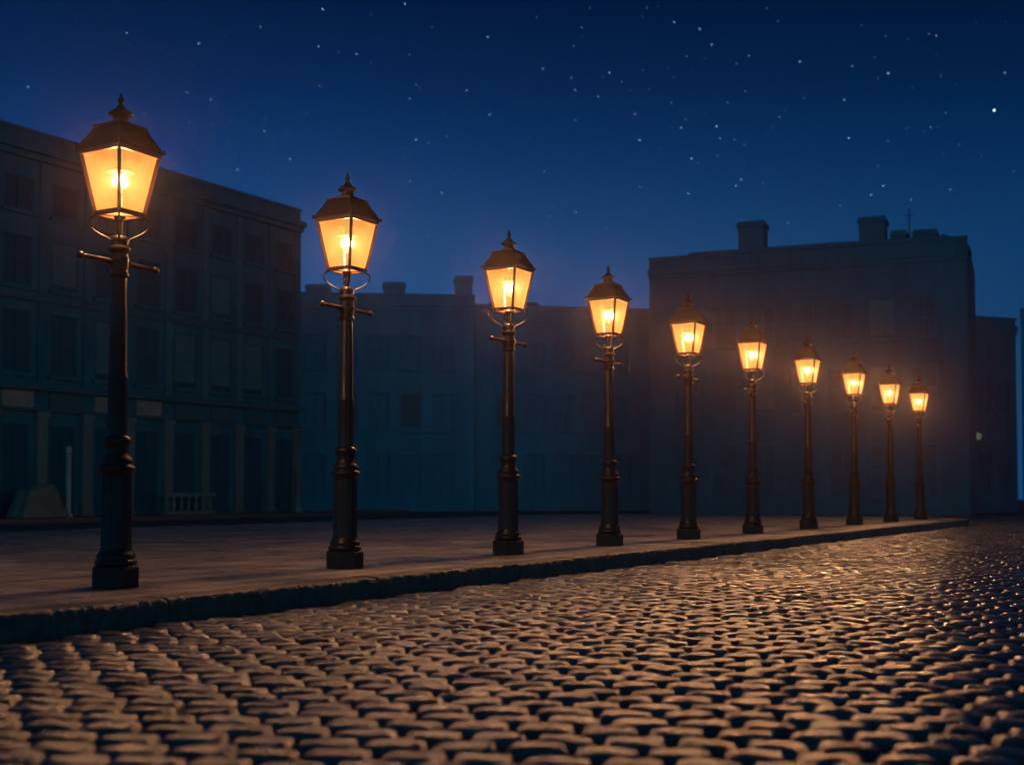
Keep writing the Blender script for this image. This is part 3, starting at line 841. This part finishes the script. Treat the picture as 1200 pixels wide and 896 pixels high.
# wall lantern on the narrow building
wl = empty('wall_lamp', gp(1147, 59.6) + Vector((0, 0, zat(511, 59.6))))
tag(wl, 'small faint pale globe lamp on the wall of the narrow building at the right', 'wall lamp')
MB().ball((0, 0, 0), 0.17, 14, 8).build('globe', emit_mat('dim_globe_glass', (0.5, 0.62, 0.42), 0.13), wl)
MB().tube([(0, 0.42, 0.42), (0, 0.2, 0.5), (0, 0, 0.42), (0, 0, 0.25)], 0.035, 8).box(-0.1, 0.1, 0.40, 0.45, 0.28, 0.58).build('wall_bracket', M['trim'], wl)

# --- small things in front of the shops
def on_far(x, y, q=32.6):
    d = ray(x, 576); t = q / d.dot(N); v = d * t
    return Vector((v.x, v.y, 0.12))
def post(x, h, r, mat, label, q=32.4, cat='post', name='post'):
    e = empty(name, on_far(x, 0, q)); tag(e, label, cat)
    MB().lathe([(r * 1.7, 0), (r * 1.7, 0.1), (r * 1.1, 0.14), (r, 0.2), (r, h - 0.16), (r * 1.25, h - 0.15), (r * 1.25, h - 0.1), (r * 0.9, h - 0.08)], 14).build('shaft', M[mat], e)
    MB().ball((0, 0, h - 0.03), r * 1.05, 12, 8).build('cap', M[mat], e)
post(80, 2.2, 0.085, 'white_paint', 'slim white post on the far pavement, left of the nearest lamp')
post(349, 1.7, 0.13, 'stone', 'thicker grey post on the far pavement, left of the second lamp')
# covered heap
hp = empty('covered_crate', on_far(45, 0, 32.5), ROWZ)
tag(hp, 'pale canvas-covered crate on the far pavement at the left edge', 'crate')
mb = MB(); n = 12
vs = []; fs = []
for i in range(n + 1):
    for j in range(n + 1):
        s_, t_ = i / n * 2 - 1, j / n * 2 - 1
        m_ = max(abs(s_), abs(t_))
        z = 0.95 if m_ < 0.62 else 0.95 - 0.93 * ((m_ - 0.62) / 0.38) ** 0.8
        z += 0.05 * math.sin(5 * s_ + 2 * t_) * (m_ < 0.95) + 0.12 * t_ * (m_ < .62)
        vs.append((0.52 * s_, 0.85 * t_ + 0.03 * math.sin(7 * s_), max(0.0, z)))
for i in range(n):
    for j in range(n):
        k = i * (n + 1) + j
        fs.append((k, k + n + 1, k + n + 2, k + 1))
mb.add(vs, fs, True); mb.build('canvas', M['tarp'], hp)
MB().box(-0.30, 0.30, -0.5, 0.5, 0.0, 0.72).build('crate_body', M['trim'], hp)
# low balustrade
bs = empty('balustrade', on_far(221, 0, 32.7), ROWZ)
tag(bs, 'low pale stone balustrade on the far pavement, right of the nearest lamp', 'balustrade')
MB().box(-0.13, 0.13, -1.25, 1.25, 0.62, 0.76).build('coping', M['stone'], bs)
MB().box(-0.12, 0.12, -1.22, 1.22, 0.0, 0.12).build('plinth', M['stone'], bs)
for k in range(7):
    y_ = -1.08 + 0.36 * k
    MB().lathe([(0.07, 0.122), (0.05, 0.17), (0.085, 0.30), (0.05, 0.48), (0.07, 0.618)], 10, c=(0, y_)).build('baluster', M['stone'], bs)

# ------------------------------------------------------------------ stars
cat_l = [(66,202,2),(179,43,1),(297,75,2),(466,100,2),(380,112,1),(454,153,1),(438,215,2),(494,232,2),(337,265,1),(443,285,1.5),(454,298,1),(500,289,1),(540,286,1),(620,305,1.6),(680,370,2),(556,395,2),(518,356,1),(756,19,2.4),(746,107,2),(836,125,2),(749,200,1.4),(949,7,2),(870,33,1),(610,61,1.5),(960,126,1.2),(976,197,1.2),(960,229,1.4),(1094,210,1.8),(1143,85,2),(1147,267,1.6),(975,325,2),(1004,333,1.4),(1047,318,1.4),(1036,450,2.4),(961,423,1.8),(1005,550,1.2),(1040,403,1),(1118,334,1),(756,309,1),(1192,230,1),(947,368,1),(1064,408,1),(529,80,1),(780,328,1),(1013,62,1),(1110,128,.8),(1118,240,.8),(968,520,.8)]
cat_r = [(380,50,2),(440,66,2),(163,62,1.4),(468,103,2),(410,129,1.2),(144,106,1.2),(555,129,1.5),(526,147,1.3),(675,142,2),(797,153,1.6),(882,170,2.2),(858,182,1),(977,77,1.5),(994,82,1.8),(1155,169,1.9),(72,159,1.8),(228,168,2.2),(139,180,1.4),(148,209,1.8),(202,224,1.8),(257,190,1.1),(380,180,1),(374,240,1.3),(288,265,1.5),(149,279,1.2),(407,277,1.3),(396,298,1.9),(480,294,2.3),(487,322,1.6),(521,325,1.5),(299,326,2.3),(421,369,2.2),(482,362,1.2),(545,338,1.1),(505,238,1.3),(547,212,1.1),(778,232,1.7),(627,271,1.4),(788,321,2.2),(1130,256,4.5),(981,296,1.6),(881,328,1.1),(870,433,2.1),(842,454,2.1),(1027,442,1.7),(537,419,2.1),(525,433,1.7),(413,451,2),(300,436,1.5),(76,400,1.7),(149,495,1.9),(88,506,1.7),(220,533,1.3),(647,521,1.5),(588,427,1.1),(43,320,1.2),(935,465,1.4),(769,480,1.4),(1176,400,1),(1100,363,.8),(317,16,1),(598,18,1),(623,47,1),(819,58,1),(1005,177,1),(641,254,1),(545,376,.9),(436,381,.9),(118,410,.9),(1012,361,1),(949,443,1),(928,90,.8),(346,346,.9),(635,447,1)]
dirs = [(ray(x / 2, y / 2).normalized(), m_) for x, y, m_ in cat_l] + [(ray(600 + x / 2, y / 2).normalized(), m_) for x, y, m_ in cat_r]
n_cat = len(dirs)
lo_r = random.Random(5)
for k in range(5200):
    u_ = lo_r.uniform(0.02, 1); a_ = lo_r.uniform(0, 2 * math.pi); r_ = math.sqrt(1 - u_ * u_)
    d = Vector((r_ * math.cos(a_), r_ * math.sin(a_), u_))
    m_ = 0.7 + lo_r.random() ** 2 * 0.5
    if abs(math.atan2(d.x, d.y)) > 0.42 or u_ > 0.4: m_ += lo_r.random() ** 3 * 1.2
    dirs.append((d, m_))
SV, SF, SA = [], [], []
RS = 1200.0
for d, m_ in dirs:
    rad = RS * 0.00036 * (0.55 + 0.13 * m_)
    e1 = d.cross(Vector((0, 0, 1))).normalized(); e2 = d.cross(e1)
    b0 = len(SV); c = d * RS
    for vv in (e1, e2, -e1, -e2, d, -d): SV.append(c + vv * rad)
    for f in ((0, 1, 4), (1, 2, 4), (2, 3, 4), (3, 0, 4), (1, 0, 5), (2, 1, 5), (3, 2, 5), (0, 3, 5)): SF.append(tuple(b0 + i for i in f))
    SA += [m_] * 6
me = bpy.data.meshes.new('stars'); me.from_pydata([tuple(v) for v in SV], [], SF)
at = me.attributes.new('mag', 'FLOAT', 'POINT'); at.data.foreach_set('value', SA)
m, nt, out = new_mat('starlight')
e = nd(nt, 'ShaderNodeEmission'); e.inputs['Color'].default_value = (0.62, 0.78, 1.0, 1)
at_ = nd(nt, 'ShaderNodeAttribute', attribute_name='mag')
pw = nd(nt, 'ShaderNodeMath', operation='POWER'); nt.links.new(at_.outputs['Fac'], pw.inputs[0]); pw.inputs[1].default_value = 2.0
ml = nd(nt, 'ShaderNodeMath', operation='MULTIPLY'); nt.links.new(pw.outputs[0], ml.inputs[0]); ml.inputs[1].default_value = 0.75
nt.links.new(ml.outputs[0], e.inputs['Strength']); nt.links.new(e.outputs[0], out.inputs['Surface'])
m.cycles.emission_sampling = 'NONE'
st = link('stars', me, m); tag(st, 'scattered small white stars across the deep blue night sky', 'stars', kind='stuff')

# ------------------------------------------------------------------ haze
HX0, HX1, HY0, HY1, HZ0, HZ1 = -142, 142, -42, 172, -1.2, 14.5
mb = MB().box(HX0, HX1, HY0, HY1, HZ0, HZ1)
hz_m, nt, out = new_mat('night_haze')
pv = nd(nt, 'ShaderNodeVolumePrincipled')
pv.inputs['Color'].default_value = (1.0, 0.74, 0.56, 1)  # orange tint put into the haze to colour the lamp halos
pv.inputs['Density'].default_value = 0.0010
pv.inputs['Anisotropy'].default_value = 0.95
nt.links.new(pv.outputs[0], out.inputs['Volume'])
hz = mb.build('haze', hz_m); tag(hz, 'thin night haze hanging over the street', 'haze', kind='stuff')

# ------------------------------------------------------------------ sky (world) : deep blue dusk gradient, plus teal fill added overhead and behind the camera
w = bpy.data.worlds.new('World'); scene.world = w; w.use_nodes = True
nt = w.node_tree; nt.nodes.clear()
wo = nd(nt, 'ShaderNodeOutputWorld'); bg = nd(nt, 'ShaderNodeBackground')
tc = nd(nt, 'ShaderNodeTexCoord'); sx = nd(nt, 'ShaderNodeSeparateXYZ')
nt.links.new(tc.outputs['Generated'], sx.inputs[0])
ramp = nd(nt, 'ShaderNodeValToRGB')
cr = ramp.color_ramp
stops = [(0.0, (0.009, 0.088, 0.25)), (0.10, (0.007, 0.080, 0.24)), (0.18, (0.004, 0.066, 0.21)), (0.25, (0.0012, 0.036, 0.145)), (0.30, (0.0005, 0.021, 0.095)), (0.36, (0.0002, 0.0105, 0.056)), (0.5, (0.0005, 0.018, 0.055)), (1.0, (0.002, 0.035, 0.08))]
cr.elements[0].position = stops[0][0]; cr.elements[0].color = (*stops[0][1], 1)
cr.elements[1].position = stops[-1][0]; cr.elements[1].color = (*stops[-1][1], 1)
for p_, c in stops[1:-1]:
    el = cr.elements.new(p_); el.color = (*c, 1)
nt.links.new(sx.outputs['Z'], ramp.inputs['Fac'])
# west/east falloff: darker towards the right of the view
mr = nd(nt, 'ShaderNodeMapRange'); mr.inputs['From Min'].default_value = -0.15; mr.inputs['From Max'].default_value = 0.5
mr.inputs['To Min'].default_value = 1.0; mr.inputs['To Max'].default_value = 0.55
nt.links.new(sx.outputs['X'], mr.inputs['Value'])
vm = nd(nt, 'ShaderNodeVectorMath', operation='SCALE')
nt.links.new(ramp.outputs[0], vm.inputs[0]); nt.links.new(mr.outputs[0], vm.inputs['Scale'])
# added teal glow behind the camera, out of view, to light the facades
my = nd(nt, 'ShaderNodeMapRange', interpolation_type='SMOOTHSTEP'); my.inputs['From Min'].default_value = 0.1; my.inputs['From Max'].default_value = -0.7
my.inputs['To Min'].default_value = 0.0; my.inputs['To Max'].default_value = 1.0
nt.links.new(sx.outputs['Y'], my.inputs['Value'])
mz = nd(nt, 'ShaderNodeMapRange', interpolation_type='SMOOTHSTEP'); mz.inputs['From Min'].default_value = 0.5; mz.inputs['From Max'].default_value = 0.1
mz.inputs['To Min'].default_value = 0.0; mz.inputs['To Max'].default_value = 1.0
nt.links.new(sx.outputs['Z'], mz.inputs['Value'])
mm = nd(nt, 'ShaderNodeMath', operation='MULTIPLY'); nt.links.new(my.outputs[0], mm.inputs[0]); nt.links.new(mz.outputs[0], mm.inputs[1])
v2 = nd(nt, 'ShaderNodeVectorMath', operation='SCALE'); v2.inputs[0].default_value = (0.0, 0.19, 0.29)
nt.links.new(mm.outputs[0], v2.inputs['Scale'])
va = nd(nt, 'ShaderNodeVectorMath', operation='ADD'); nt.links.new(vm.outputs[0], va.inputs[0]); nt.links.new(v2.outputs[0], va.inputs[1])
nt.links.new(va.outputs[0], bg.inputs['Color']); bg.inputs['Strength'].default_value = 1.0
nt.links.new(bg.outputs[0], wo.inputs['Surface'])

# ------------------------------------------------------------------ render settings
scene.view_settings.view_transform = 'Standard'
scene.view_settings.look = 'None'
scene.view_settings.gamma = 1.0
scene.view_settings.exposure = 0.0
scene.render.engine = 'CYCLES'
cy = scene.cycles
cy.use_denoising = True
cy.max_bounces = 8; cy.diffuse_bounces = 2; cy.glossy_bounces = 2; cy.transmission_bounces = 4
cy.transparent_max_bounces = 12; cy.volume_bounces = 0
cy.sample_clamp_indirect = 3.0
cy.caustics_reflective = False; cy.caustics_refractive = False
cy.use_light_tree = True
